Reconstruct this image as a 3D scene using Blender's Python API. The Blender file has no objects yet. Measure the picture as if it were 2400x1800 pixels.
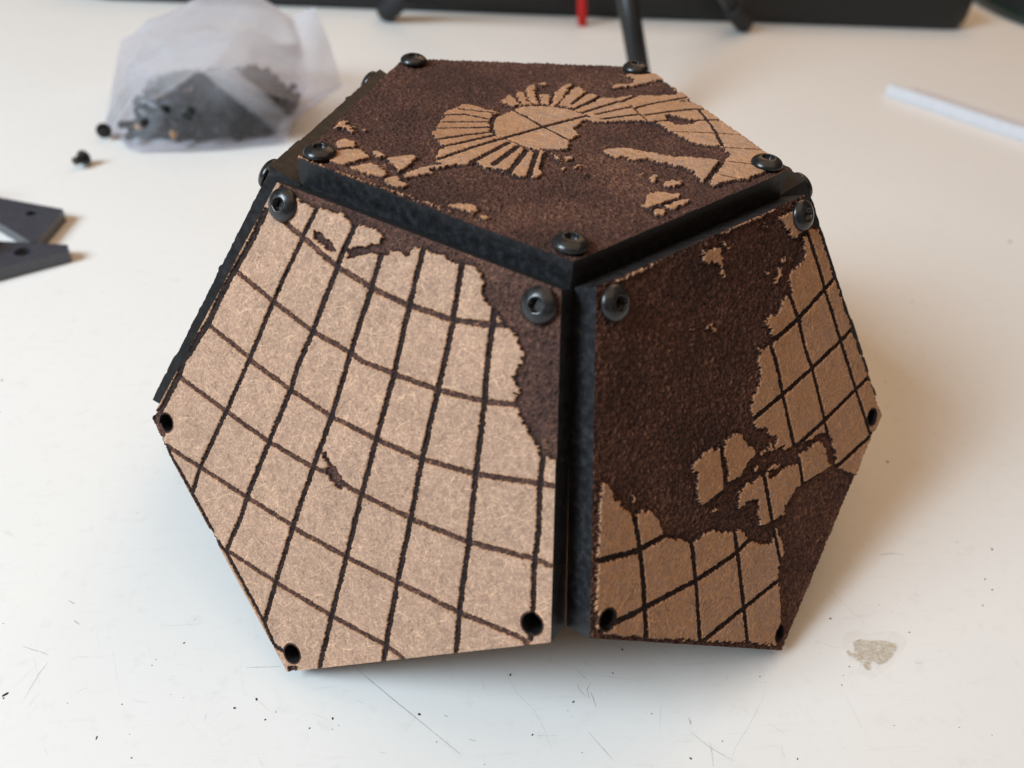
import bpy, bmesh, math, random
import numpy as np
from mathutils import Vector, Matrix, geometry

# ------------------------------------------------------------------ camera, light, exposure
S = 0.054                                   # one plate edge in metres; layout below is in plate edges
sc = bpy.context.scene
col = sc.collection
cam_d = bpy.data.cameras.new('camera'); cam = bpy.data.objects.new('camera', cam_d); col.objects.link(cam)
sc.camera = cam
RIGHT = Vector((0.993992, -0.086814, 0.066655)); DOWN = Vector((-0.004352, -0.639858, -0.768481)); FWD = Vector((0.109364, 0.763574, -0.636392))
m = Matrix.Identity(4)
for i in range(3):
    m[i][0] = RIGHT[i]; m[i][1] = -DOWN[i]; m[i][2] = -FWD[i]
m.translation = Vector((-0.41751, -2.72929, 2.58989)) * S
cam.matrix_world = m
cam_d.sensor_width = 36.0
cam_d.lens = 1892.36 / 2400 * 36.0
cam_d.clip_start = 0.005; cam_d.clip_end = 20
cam_d.dof.use_dof = True; cam_d.dof.focus_distance = 2.72 * S; cam_d.dof.aperture_fstop = 15.0

world = bpy.data.worlds.new('World'); sc.world = world; world.use_nodes = True
bg = world.node_tree.nodes['Background']
bg.inputs[0].default_value = (1.0, 0.62, 0.38, 1); bg.inputs[1].default_value = 0.08

def area(name, loc, target, size, power, color):
    l = bpy.data.lights.new(name, 'AREA'); l.shape = 'RECTANGLE'; l.size = size[0]; l.size_y = size[1]
    l.energy = power; l.color = color
    o = bpy.data.objects.new(name, l); col.objects.link(o); o.location = loc
    o.rotation_euler = (Vector(target) - Vector(loc)).to_track_quat('-Z', 'Y').to_euler()
    return o
area('window_light', (-0.875, -0.315, 0.73), (0, 0, 0.03), (0.45, 0.50), 18.4, (0.73, 0.89, 1.0))
area('ceiling_light', (0.05, -0.22, 1.40), (0.05, 0.0, 0), (1.8, 1.6), 8.8, (1.0, 0.71, 0.47))
area('room_lamp', (0.45, 1.00, 1.05), (0.05, 0.10, 0), (0.9, 0.9), 4.6, (1.0, 0.64, 0.38))

sc.view_settings.view_transform = 'Standard'; sc.view_settings.look = 'None'
sc.view_settings.exposure = 0.0; sc.view_settings.gamma = 1.0
sc.cycles.max_bounces = 8; sc.cycles.transparent_max_bounces = 12

rng = np.random.default_rng(11); random.seed(11)

# ------------------------------------------------------------------ helpers
def P(s, k):
    return [tuple(float(v) / k for v in t.split(',')) for t in s.split()]

def tag(o, label=None, cat=None, group=None, kind=None):
    if label: o['label'] = label
    if cat: o['category'] = cat
    if group: o['group'] = group
    if kind: o['kind'] = kind
    return o

def link(name, me, mats=(), parent=None):
    o = bpy.data.objects.new(name, me); col.objects.link(o)
    for mt in mats:
        if mt.name not in [x.name for x in me.materials if x]: me.materials.append(mt)
    if parent: o.parent = parent
    return o

def empty(name, loc=(0, 0, 0), rot=(0, 0, 0)):
    o = bpy.data.objects.new(name, None); col.objects.link(o); o.location = loc; o.rotation_euler = rot
    o.empty_display_size = 0.01
    return o

def bm_obj(name, bm, mats, parent=None, smooth=False):
    me = bpy.data.meshes.new(name); bmesh.ops.recalc_face_normals(bm, faces=bm.faces[:]); bm.to_mesh(me); bm.free()
    if smooth:
        me.polygons.foreach_set('use_smooth', [True] * len(me.polygons))
    return link(name, me, mats, parent)

class NT:
    def __init__(self, name):
        self.m = bpy.data.materials.new(name); self.m.use_nodes = True; self.t = self.m.node_tree
        self.t.nodes.clear(); self.out = self.n('ShaderNodeOutputMaterial')
    def n(self, ty, **kw):
        nd = self.t.nodes.new(ty)
        for k, v in kw.items(): setattr(nd, k, v)
        return nd
    def l(self, a, b): self.t.links.new(a, b)
    def pbsdf(self, color=(.5, .5, .5), rough=.5, spec=.5, metal=0.0):
        p = self.n('ShaderNodeBsdfPrincipled'); p.inputs['Base Color'].default_value = (*color, 1)
        p.inputs['Roughness'].default_value = rough; p.inputs['Specular IOR Level'].default_value = spec
        p.inputs['Metallic'].default_value = metal; self.l(p.outputs[0], self.out.inputs[0]); return p
    def noise(self, scale, detail=3, rough=.55, coord='Object'):
        tc = self.n('ShaderNodeTexCoord'); nz = self.n('ShaderNodeTexNoise')
        nz.inputs['Scale'].default_value = scale; nz.inputs['Detail'].default_value = detail; nz.inputs['Roughness'].default_value = rough
        self.l(tc.outputs[coord], nz.inputs['Vector']); return nz
    def ramp(self, src, stops):
        r = self.n('ShaderNodeValToRGB'); e = r.color_ramp.elements
        while len(e) < len(stops): e.new(.5)
        for i, (p, c) in enumerate(stops):
            e[i].position = p; e[i].color = (*c, 1) if len(c) == 3 else c
        self.l(src, r.inputs[0]); return r
    def bump(self, src, p, strength=.3, dist=.0005):
        b = self.n('ShaderNodeBump'); b.inputs['Strength'].default_value = strength; b.inputs['Distance'].default_value = dist
        self.l(src, b.inputs['Height']); self.l(b.outputs[0], p.inputs['Normal']); return b
    def mul(self, a, b_out, fac=1.0, mode='MULTIPLY'):
        x = self.n('ShaderNodeMix', data_type='RGBA', blend_type=mode); x.inputs[0].default_value = fac
        self.l(a, x.inputs[6]); self.l(b_out, x.inputs[7]); return x.outputs[2]

# ------------------------------------------------------------------ materials
def mat_board():
    t = NT('engraved_fibreboard'); p = t.pbsdf(rough=.80, spec=.20)
    at = t.n('ShaderNodeAttribute', attribute_name='board'); sp = t.n('ShaderNodeSeparateColor'); t.l(at.outputs['Color'], sp.inputs[0])
    burn = t.ramp(sp.outputs[0], [(0, (.43, .276, .198)), (.10, (.42, .238, .135)), (.27, (.26, .130, .070)), (.40, (.128, .064, .046)), (.50, (.082, .039, .030)), (.62, (.046, .023, .019)), (.75, (.030, .018, .017)), (1, (.013, .009, .009))])
    fib = t.ramp(sp.outputs[1], [(0, (.40, .37, .35)), (.5, (1, 1, 1)), (1, (1.75, 1.78, 1.72))])
    fib.color_ramp.interpolation = 'LINEAR'
    c = t.mul(burn.outputs[0], fib.outputs[0])
    tone = t.ramp(sp.outputs[2], [(0, (.80, .805, .79)), (.5, (.97, .965, .955)), (1, (1.13, 1.095, 1.09))])
    c = t.mul(c, tone.outputs[0])
    nz = t.noise(5200, 3, .7)
    gr = t.ramp(nz.outputs[0], [(.25, (.80, .78, .77)), (.75, (1.16, 1.16, 1.16))])
    c = t.mul(c, gr.outputs[0]); t.l(c, p.inputs['Base Color'])
    t.bump(nz.outputs[0], p, .35, .00012)
    return t.m
def mat_char():
    t = NT('charred_board_edge'); p = t.pbsdf(rough=.5, spec=.42)
    tc = t.n('ShaderNodeTexCoord'); mp = t.n('ShaderNodeMapping'); mp.inputs['Scale'].default_value = (1, 1, 1); t.l(tc.outputs['Object'], mp.inputs[0])
    nz = t.n('ShaderNodeTexNoise'); nz.inputs['Scale'].default_value = 700; nz.inputs['Detail'].default_value = 7; nz.inputs['Roughness'].default_value = .65; t.l(mp.outputs[0], nz.inputs[0])
    r = t.ramp(nz.outputs[0], [(.30, (.005, .005, .006)), (.52, (.011, .011, .013)), (.66, (.022, .022, .025)), (.76, (.075, .070, .070))])
    t.l(r.outputs[0], p.inputs['Base Color'])
    rr = t.ramp(nz.outputs[0], [(.3, (.38,) * 3), (.8, (.75,) * 3)]); t.l(rr.outputs[0], p.inputs['Roughness'])
    t.bump(nz.outputs[0], p, .25, .0001); return t.m
def mat_back():
    t = NT('plain_fibreboard'); p = t.pbsdf(rough=.85, spec=.2); nz = t.noise(1500)
    r = t.ramp(nz.outputs[0], [(.3, (.30, .20, .13)), (.7, (.44, .30, .20))]); t.l(r.outputs[0], p.inputs[0]); return t.m
def mat_steel():
    t = NT('black_oxide_steel'); p = t.pbsdf((.020, .020, .022), .27, .5)
    nz = t.noise(900, 4, .6); r = t.ramp(nz.outputs[0], [(.3, (.20,) * 3), (.75, (.36,) * 3)]); t.l(r.outputs[0], p.inputs['Roughness'])
    r2 = t.ramp(nz.outputs[0], [(.3, (.008, .008, .009)), (.75, (.022, .022, .023))]); t.l(r2.outputs[0], p.inputs[0]); return t.m
def mat_plain(name, color, rough=.5, spec=.5, var=.25, scale=400, bump=.0):
    t = NT(name); p = t.pbsdf(color, rough, spec); nz = t.noise(scale, 4, .6)
    a = tuple(c * (1 - var) for c in color); b = tuple(min(1, c * (1 + var)) for c in color)
    r = t.ramp(nz.outputs[0], [(.3, a), (.7, b)]); t.l(r.outputs[0], p.inputs[0])
    if bump: t.bump(nz.outputs[0], p, bump, .0003)
    return t.m
def mat_desk():
    t = NT('worn_white_laminate'); p = t.pbsdf((.76, .76, .75), .42, .35)
    n1 = t.noise(9, 5, .6); n2 = t.noise(260, 5, .7); n3 = t.noise(2600, 2, .6)
    a = t.ramp(n1.outputs[0], [(.3, (.775, .775, .765)), (.7, (.80, .80, .795))])
    b = t.ramp(n2.outputs[0], [(.28, (.93, .93, .925)), (.45, (1, 1, 1))])
    c = t.ramp(n3.outputs[0], [(.24, (.90, .89, .88)), (.36, (1, 1, 1))])
    x = t.mul(t.mul(a.outputs[0], b.outputs[0]), c.outputs[0])
    # long faint wipe streaks
    tc = t.n('ShaderNodeTexCoord'); mp = t.n('ShaderNodeMapping'); mp.inputs['Rotation'].default_value = (0, 0, .7); mp.inputs['Scale'].default_value = (1, 14, 1); t.l(tc.outputs['Object'], mp.inputs[0])
    n4 = t.n('ShaderNodeTexNoise'); n4.inputs['Scale'].default_value = 60; n4.inputs['Detail'].default_value = 6; n4.inputs['Roughness'].default_value = .75; t.l(mp.outputs[0], n4.inputs[0])
    d = t.ramp(n4.outputs[0], [(.30, (.93, .93, .93)), (.42, (1, 1, 1))])
    x = t.mul(x, d.outputs[0]); t.l(x, p.inputs['Base Color'])
    rr = t.ramp(n2.outputs[0], [(.3, (.52,) * 3), (.7, (.38,) * 3)]); t.l(rr.outputs[0], p.inputs['Roughness'])
    t.bump(n2.outputs[0], p, .12, .0002); return t.m
def mat_film():
    t = NT('frosted_polythene')
    d = t.n('ShaderNodeBsdfDiffuse'); d.inputs[0].default_value = (.84, .84, .87, 1)
    tr = t.n('ShaderNodeBsdfTranslucent'); tr.inputs[0].default_value = (.86, .86, .91, 1)
    m1 = t.n('ShaderNodeMixShader'); m1.inputs[0].default_value = .5; t.l(d.outputs[0], m1.inputs[1]); t.l(tr.outputs[0], m1.inputs[2])
    tp = t.n('ShaderNodeBsdfTransparent'); tp.inputs[0].default_value = (.93, .93, .96, 1)
    nz = t.noise(120, 4, .6); r = t.ramp(nz.outputs[0], [(.3, (.13,) * 3), (.7, (.25,) * 3)])
    tc = t.n('ShaderNodeTexCoord'); sx = t.n('ShaderNodeSeparateXYZ'); t.l(tc.outputs['Object'], sx.inputs[0])
    mr = t.n('ShaderNodeMapRange'); mr.inputs[1].default_value = .28 * S; mr.inputs[2].default_value = .55 * S; mr.inputs[3].default_value = .04; mr.inputs[4].default_value = .34; t.l(sx.outputs[2], mr.inputs[0])   # film clings and clears where it touches the contents
    ad = t.n('ShaderNodeMath', operation='MULTIPLY_ADD'); ad.inputs[1].default_value = .45; t.l(r.outputs[0], ad.inputs[0]); t.l(mr.outputs[0], ad.inputs[2])
    m2 = t.n('ShaderNodeMixShader'); t.l(ad.outputs[0], m2.inputs[0]); t.l(tp.outputs[0], m2.inputs[1]); t.l(m1.outputs[0], m2.inputs[2])
    g = t.n('ShaderNodeBsdfGlossy'); g.inputs['Roughness'].default_value = .35; g.inputs[0].default_value = (.9, .93, 1, 1)
    fr = t.n('ShaderNodeLayerWeight'); fr.inputs[0].default_value = .25
    fm = t.n('ShaderNodeMath', operation='MULTIPLY'); fm.inputs[1].default_value = .35; t.l(fr.outputs['Fresnel'], fm.inputs[0])
    m3 = t.n('ShaderNodeMixShader'); t.l(fm.outputs[0], m3.inputs[0]); t.l(m2.outputs[0], m3.inputs[1]); t.l(g.outputs[0], m3.inputs[2])
    t.l(m3.outputs[0], t.out.inputs[0])
    return t.m
def mat_glue(name, alpha_lo, alpha_hi, color, scale):
    t = NT(name); p = t.pbsdf(color, .3, .5)
    nz = t.noise(scale, 5, .7); r = t.ramp(nz.outputs[0], [(.35, (alpha_lo,) * 3), (.62, (alpha_hi,) * 3)]); t.l(r.outputs[0], p.inputs['Alpha'])
    t.bump(nz.outputs[0], p, .6, .0004); return t.m
def mat_alpha(name, color, alpha):
    t = NT(name); p = t.pbsdf(color, .6, .2); nz = t.noise(1500, 3)
    r = t.ramp(nz.outputs[0], [(.25, (alpha * .45,) * 3), (.6, (alpha,) * 3)]); t.l(r.outputs[0], p.inputs['Alpha']); return t.m

M_board, M_char, M_back, M_steel = mat_board(), mat_char(), mat_back(), mat_steel()
M_desk, M_film = mat_desk(), mat_film()
M_print = mat_plain('dark_printed_plastic', (.050, .054, .070), .34, .8, .25, 900, .3)
M_black = mat_plain('matt_black_plastic', (.016, .017, .017), .5, .4, .2, 300)
M_rubber = mat_plain('black_rubber', (.018, .019, .021), .62, .4, .2, 500)
M_rod = mat_plain('black_painted_rod', (.014, .014, .014), .42, .5, .2, 500)
M_red = mat_plain('red_plastic', (.72, .022, .020), .4, .4, .1, 300)
M_white = mat_plain('white_plastic', (.66, .66, .70), .4, .4, .04, 300)
M_green = mat_plain('dark_green_gloss', (.016, .030, .026), .2, .6, .2, 120)
M_brass = mat_plain('brass', (.75, .36, .10), .3, .8, .1, 200)
M_crumb = mat_plain('dark_crumb', (.05, .045, .045), .8, .2, .4, 3000)

# ------------------------------------------------------------------ desk
bm = bmesh.new(); bmesh.ops.create_cube(bm, size=1)
bmesh.ops.scale(bm, verts=bm.verts, vec=(2.2, 1.5, .028)); bmesh.ops.translate(bm, verts=bm.verts, vec=(0.05, 0.30, -.014))
bmesh.ops.bevel(bm, geom=bm.edges[:], offset=.0015, segments=2, affect='EDGES')
desk = bm_obj('desk_top', bm, [M_desk]); tag(desk, kind='structure')

# ------------------------------------------------------------------ traced data (plate-edge units)
PLATES = [
  ((-8e-05, -0.00324, 1.48247), (0.81531, 0.57881, 0.01546), (-0.57896, 0.81531, 0.00795), (-0.008, -0.01544, 0.99985)),
  ((0.64717, -0.88341, 0.80705), (0.8126, 0.58283, -0.00098), (-0.26841, 0.37573, 0.88701), (0.51734, -0.72052, 0.46175)),
  ((1.04236, 0.33868, 0.80642), (-0.30902, 0.95106, 0.0), (-0.42533, -0.1382, 0.89443), (0.85065, 0.27639, 0.44721)),
  ((0.0, 1.096, 0.80642), (-1.0, 0.0, 0.0), (0.0, -0.44721, 0.89443), (0.0, 0.89443, 0.44721)),
  ((-1.04236, 0.33868, 0.80642), (-0.30902, -0.95106, 0.0), (0.42533, -0.1382, 0.89443), (-0.85065, 0.27639, 0.44721)),
  ((-0.64709, -0.88671, 0.8071), (0.81595, -0.57801, -0.01127), (0.27338, 0.36859, 0.88849), (-0.5094, -0.72804, 0.45876)),
]
MAPS = {
  5: dict(base='land',
   land=[
   ],
   sea=[
    '-956,1345 -900,1343 -782,1324 -687,1313 -619,1327 -514,1337 -432,1327 -386,1292 -291,1322 -215,1325 -146,1297 -175,1253 -234,1223 -322,1172 -384,1145 -351,1098 -298,1126 -218,1174 -138,1190 -91,1238 -12,1267 25,1241 52,1285 105,1323 203,1321 264,1328 348,1315 426,1314 501,1319 542,1268 562,1207 604,1153 662,1140 710,1110 769,1070 841,1056 871,1012 905,957 921,911 905,828 957,765 951,698 1027,610 1102,564 1189,488 1214,478 1278,485 1355,511 1068,1421 -1050,1435',
    '-645,1177 -593,1186 -530,1155 -470,1138 -468,1102 -522,1099 -592,1121 -644,1140',
    '-178,-135 -138,-126 -52,-193 35,-234 34,-276 -14,-315 -67,-265 -122,-241 -108,-194',
    '-1624,-540 -1578,-430 -1522,-425 -1546,-507 -1463,-560 -1481,-623',
    '-9,-1657 55,-1633 54,-1662 13,-1696',
   ],
   lines=[
    (0.0173,'-1041,1178 -1113,920 -1231,589 -1302,319 -1440,-3 -1450,-105 -1541,-397 -1583,-496'),
    (0.012,'-662,1321 -717,1109 -820,656 -898,232 -986,-180 -1100,-658 -1116,-850'),
    (0.0133,'-409,1352 -365,1295 -404,1124 -415,1017 -473,581 -517,341 -528,153 -592,-229 -659,-664 -663,-803 -717,-1101'),
    (0.0133,'-131,1327 -124,1280'),
    (0.0133,'-138,1190 -141,987 -167,557 -180,130 -214,-251 -251,-714 -268,-1130 -275,-1437'),
    (0.0133,'126,1334 138,971 165,552 171,101 177,-249 195,-694 210,-1138 229,-1530'),
    (0.0133,'391,1326 437,1002 456,849 475,574 505,134 546,-224 588,-672 638,-1105 661,-1232'),
    (0.0133,'664,1155 721,856 779,619 862,214 952,-207 1037,-650 1095,-898'),
    (0.012,'1214,478 1252,307 1335,51 1363,-104 1451,-388 1498,-575'),
    (0.012,'-893,1165 -709,1112 -417,1024 -141,987 -154,983 129,975 432,993 683,1055 769,1090'),
    (0.0113,'-1140,735 -820,656 -473,581 -164,558 -66,539 166,548 475,574 777,626 970,685'),
    (0.0113,'-1269,315 -884,233 -906,224 -541,164 -186,120 176,119 505,134 867,201 1254,322 1329,340'),
    (0.0113,'-1418,-122 -996,-184 -590,-237 -214,-251 -95,-237 23,-256 171,-260 187,-260 545,-248 566,-250 952,-207 1365,-110 1466,-99'),
    (0.0113,'-1425,-638 -1100,-658 -655,-680 -244,-698 -242,-710 197,-701 590,-679 584,-678 1028,-651 1458,-594 1488,-612'),
    (0.0113,'-705,-1123 -265,-1138 210,-1138 633,-1117 781,-1130'),
    (0.0106,'-1547,-588 -1400,-668 -1149,-843 -871,-1047 -901,-1066 -717,-1138 -499,-1301 -286,-1453 -157,-1575 -83,-1579'),
   ]),
  1: dict(base='sea',
   land=[
    '682,1317 758,1304 855,1317 972,1287 956,1156 854,1136 811,1125 752,1165 774,1199 727,1227 745,1246 698,1274 667,1306',
    '989,1147 1087,1120 1121,1012 1165,854 1191,744 1256,574 1306,415 1342,283 1410,87 1487,-132 1537,-281 1586,-445 1629,-530 1595,-578 1500,-611 1291,-739 1184,-845 1142,-799 1083,-782 1015,-718 946,-660 933,-630 941,-501 915,-441 924,-398 858,-345 772,-306 661,-301 556,-282 453,-262 360,-247 361,-208 310,-201 252,-196 197,-181 101,-164 102,-126 186,-155 214,-145 227,-124 257,-176 296,-156 297,-113 239,-75 206,-6 102,35 98,85 95,139 76,189 129,213 106,249 142,265 202,313 238,360 232,435 246,491 282,507 254,554 321,521 423,508 444,541 401,582 422,615 367,659 363,693 447,719 508,698 556,731 581,779 650,788 704,787 682,867 695,920 765,930 864,940 901,978 885,1031 884,1088 924,1109 964,1129',
    '-213,89 -119,98 -50,66 -36,-3 40,-81 57,-143 -41,-150 -98,-187 -149,-204 -270,-192 -243,-116 -253,-7 -233,67',
    '-416,102 -344,99 -325,59 -276,77 -269,33 -285,-74 -306,-243 -419,-244 -539,-224 -549,-182 -557,-105 -538,-33 -513,6 -549,33 -554,66 -492,87',
    '-448,-298 -388,-297 -409,-318 -460,-313',
    '-171,-291 -94,-297 100,-305 95,-392 101,-507 96,-664 12,-665 -33,-641 2,-467 -47,-431 -122,-409 -175,-430 -215,-399',
    '-125,-233 -47,-239 80,-252 38,-221 8,-244',
    '137,-290 153,-360 251,-380 304,-372 390,-380 489,-416 490,-567 394,-589 350,-624 275,-643 263,-695 111,-673 108,-545 100,-372',
    '154,-288 219,-297 294,-305 298,-324 261,-334 172,-319',
    '522,-351 649,-354 777,-366 820,-433 838,-524 842,-598 915,-621 742,-609 592,-606 504,-586 494,-430',
    '-1290,318 -1255,296 -1237,259 -1208,235 -1227,188 -1198,145 -1163,98 -1140,48 -1115,5 -1067,-1 -1029,18 -993,-11 -950,-43 -919,-120 -909,-226 -836,-308 -786,-325 -705,-391 -638,-407 -552,-412 -483,-429 -422,-484 -339,-518 -282,-539 -212,-577 -182,-649 -156,-675 -104,-727 -18,-786 90,-835 117,-734 142,-759 174,-846 190,-927 175,-990 131,-1025 101,-1043 95,-1030 79,-1126 62,-1252 71,-1307 38,-1385 17,-1501 -58,-1607 -338,-1401 -559,-1251 -766,-1107 -961,-964 -1233,-767 -1485,-589 -1543,-506 -1567,-475 -1521,-321 -1441,-97 -1365,127',
    '-1087,145 -1063,123 -1061,83 -1083,95',
    '-121,1321 -47,1306 42,1301 55,1261 50,1152 44,1094 13,1101 23,1161 -5,1206 -56,1229 -91,1225 -134,1253',
    '502,1316 539,1310 546,1285 512,1279',
    '78,1306 101,1306 117,1280 93,1276',
    '110,1274 138,1270 132,1246 110,1252',
    '619,1051 681,1032 675,1010 624,1018',
    '455,1019 490,1004 484,978 455,991',
    '584,1014 631,992 618,936 563,929 554,889 528,901 521,943 587,946',
    '-209,865 -149,874 -136,839 -110,826 -123,800 -154,815 -159,840 -204,841',
    '-342,906 -304,884 -318,871 -342,887',
    '-855,1371 -508,1370 -506,1359 -855,1357',
    '23,1379 332,1377 651,1378 648,1364 340,1360 26,1363',
   ],
   sea=[
   ],
   lines=[
    (0.0112,'-1105,7 -1118,-218 -1178,-575 -1228,-787'),
    (0.0112,'-692,-392 -720,-668 -791,-1086'),
    (0.0112,'-284,-522 -293,-704 -322,-1073 -356,-1394'),
    (0.0127,'-265,62 -283,-213'),
    (0.0112,'74,-75 102,-262 108,-545 114,-732 129,-1035'),
    (0.0112,'384,510 414,390 432,165 465,-211 494,-315 505,-424 507,-587'),
    (0.0105,'664,788 724,573 755,340 806,177 864,-231 882,-368'),
    (0.0105,'952,1147 1048,812 1077,679 1188,255 1296,-143 1420,-575 1441,-634'),
    (0.0112,'1197,725 1080,689 751,598 484,549 393,548'),
    (0.0105,'1343,289 1188,255 792,193 443,149 96,112'),
    (0.0105,'1499,-156 1289,-178 862,-242 513,-273'),
    (0.0112,'1477,-619 968,-653 503,-591'),
    (0.0112,'92,-269 -143,-240 -295,-228 -535,-236'),
    (0.0112,'-1447,-102 -1136,-208 -893,-235'),
    (0.0112,'-1439,-533 -1180,-582 -720,-668 -304,-698 -144,-675'),
    (0.0112,'-778,-1104 -334,-1122 75,-1139'),
   ]),
  0: dict(base='sea',
   land=[
    '-680,376 -635,393 -568,458 -506,497 -435,565 -394,620 -334,616 -275,630 -234,638 -154,640 -122,552 -76,457 -65,400 -143,366 -224,305 -325,182 -349,106 -327,33 -304,-70 -305,-112 -310,-181 -285,-246 -230,-247 -235,-299 -339,-384 -420,-451 -458,-531 -521,-528 -550,-502 -604,-460 -632,-417 -624,-370 -648,-329 -679,-282 -710,-249 -707,-158 -758,-151 -823,-122 -879,-99 -957,-88 -1012,-65 -1016,-128 -1072,-105 -1153,-93 -1208,-99 -1220,-43 -1106,-26 -998,-30 -917,-57 -912,-19 -870,55 -802,122 -758,121 -770,157 -720,225 -718,253 -711,307',
    '-242,253 -159,328 -54,360 45,365 122,385 210,356 309,295 369,232 413,154 437,55 461,7 396,-35 261,-95 205,-106 169,-207 104,-212 28,-238 -6,-289 -58,-329 -124,-300 -190,-265 -257,-215 -307,-154 -318,-46 -323,38 -344,103 -309,172',
    '80,548 218,622 214,554 161,395 126,433 96,486',
    '279,621 340,602 240,380 175,403',
    '376,617 482,683 535,670 465,582 444,585 299,352 245,377',
    '432,492 504,466 347,297 299,335',
    '572,666 631,659 614,632 544,617',
    '342,275 535,447 665,516 792,554 802,529 640,420 374,255',
    '379,243 476,305 760,459 803,433 777,355 738,324 449,200',
    '419,201 743,303 801,286 795,244 811,236 724,199 454,122',
    '429,120 782,190 871,145 1043,94 1047,74 1123,46 1230,-19 1350,-74 1375,-52 1439,-53 1422,-155 1372,-197 1301,-226 1265,-186 1331,-209 1334,-283 1349,-362 1274,-557 1201,-757 1189,-845 1090,-1085 1038,-1235 920,-1319 888,-1314 832,-1312 632,-1316 549,-1279 418,-1266 348,-1249 385,-1198 513,-1146 695,-1061 772,-1046 817,-1026 866,-941 886,-903 865,-872 801,-806 752,-766 756,-682 766,-591 764,-509 804,-406 809,-349 775,-311 577,-188 460,-146 397,-51 276,-15 334,46 462,16',
    '134,-470 207,-501 285,-551 364,-668 447,-787 530,-873 665,-994 692,-1027 514,-1116 363,-1183 341,-1168 402,-1073 397,-1024 387,-956 352,-870 337,-836 291,-798 296,-730 188,-700 183,-681 187,-619 106,-615 100,-563 114,-490',
    '86,-859 116,-871 102,-891 77,-883',
    '88,-927 151,-924 166,-949 75,-1008 55,-980',
    '91,-1062 148,-1041 246,-1084 198,-1118 135,-1113 111,-1111',
    '-91,-1083 -7,-1111 80,-1197 62,-1227 -3,-1225 -81,-1228 -130,-1235 -192,-1234 -233,-1220 -218,-1177',
    '-98,-1257 -43,-1253 39,-1254 87,-1285 59,-1308 -23,-1307 -100,-1309 -132,-1294',
    '-260,-1280 -213,-1252 -137,-1271 -161,-1320 -232,-1312',
    '-204,-1344 -181,-1359 -215,-1374',
    '-62,-1361 -48,-1370 -74,-1386',
    '1019,314 1082,333 1238,278 1325,324 1306,375 1311,432 1373,456 1420,387 1466,360 1560,335 1563,303 1535,198 1416,230 1349,211 1217,233 1131,261 1011,281',
    '1450,54 1476,19 1443,-18 1408,-16',
    '-1284,601 -1216,597 -1194,528 -1205,458 -1342,484 -1334,540',
    '-1352,468 -1221,422 -1234,280 -1426,274 -1453,320 -1479,410 -1419,429',
    '-1423,229 -1267,200 -1259,39 -1259,11 -1332,4 -1363,51 -1397,143',
    '-1336,-21 -1244,-41 -1256,-168 -1292,-184 -1339,-126',
    '-1191,327 -1146,328 -1141,265 -1126,240 -1167,237 -1207,233',
    '-1178,200 -1082,197 -984,148 -1003,101 -1087,39 -1217,-10 -1189,49',
    '-1186,788 -1113,848 -1058,860 -1058,829 -1096,776 -1092,744 -1057,721 -1104,706 -1111,665 -1139,668 -1130,722 -1151,766 -1191,760',
    '-1038,664 -1020,645 -1050,627',
    '-1192,-499 -1076,-594 -1094,-650 -1131,-675 -1170,-615 -1195,-548',
    '-1121,-706 -1092,-734 -1112,-770 -1145,-747',
    '-166,-414 -110,-436 -126,-453 -194,-451',
    '-235,-546 -155,-557 -171,-574 -242,-568',
    '-306,-526 -270,-510 -272,-534 -308,-551',
    '-228,-668 -190,-654 -197,-682 -235,-696',
    '-205,-319 -175,-324 -224,-445 -245,-431',
    '-1602,555 -1583,492 -1517,263 -1433,9 -1328,-290 -1226,-583 -1235,-595 -1337,-303 -1442,-5 -1528,245 -1614,533',
   ],
   sea=[
    '951,-305 1039,-343 1030,-388 1076,-483 1036,-524 908,-493 898,-405',
   ],
   lines=[
    (0.0097,'-702,257 -514,211 -334,157'),
    (0.0097,'-753,146 -357,104'),
    (0.0105,'-877,12 -616,30 -348,32 -47,22 72,24 446,0 447,-24'),
    (0.012,'-734,-141 -344,-44'),
    (0.0135,'-638,-243 -332,-124'),
    (0.0135,'-643,-396 -321,-202'),
    (0.012,'-566,-505 -268,-250'),
    (0.0105,'-423,-462 -235,-299'),
    (0.0075,'-508,467 -240,299'),
    (0.0075,'-602,402 -299,227'),
    (0.009,'-426,559 -291,491 -210,344'),
    (0.0075,'-273,595 -107,410'),
    (0.0075,'45,365 49,214 34,48 42,-81 41,-224'),
    (0.0075,'-344,103 -303,183 -234,263 -146,336 -45,362'),
    (0.006,'-326,25 -304,-70 -302,-172 -256,-237'),
    (0.009,'501,221 750,318'),
    (0.0097,'454,139 794,210'),
    (0.0097,'458,60 851,68'),
    (0.0097,'863,51 1050,72'),
    (0.009,'527,-16 855,-58'),
    (0.009,'858,-94 1008,-99 1291,-148 1409,-166'),
    (0.009,'495,-103 806,-190'),
    (0.009,'825,-227 1028,-276 1244,-350 1328,-402'),
    (0.009,'819,-347 915,-390'),
    (0.009,'1071,-488 1167,-540 1254,-595'),
    (0.0067,'877,-37 800,-211 764,-321'),
    (0.0082,'1270,-366 1150,-562 1042,-720 894,-894'),
    (0.012,'722,-1037 539,-1111 348,-1195'),
    (0.0067,'808,-564 1031,-729 1166,-854'),
    (0.0067,'885,-919 1084,-1090'),
    (0.006,'737,-1089 830,-1197'),
    (0.006,'523,-1183 567,-1265'),
    (0.0075,'410,-1258 551,-1284'),
    (0.009,'-1346,487 -1212,447'),
    (0.009,'-1436,267 -1240,262'),
    (0.009,'-1205,336 -1229,190 -1233,-6'),
    (0.009,'-1339,-6 -1254,0 -1217,-10 -1109,25 -1020,68'),
    (0.0075,'-233,-1220 -131,-1222'),
    (0.0075,'-107,-1237 34,-1236'),
   ]),
}
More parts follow.
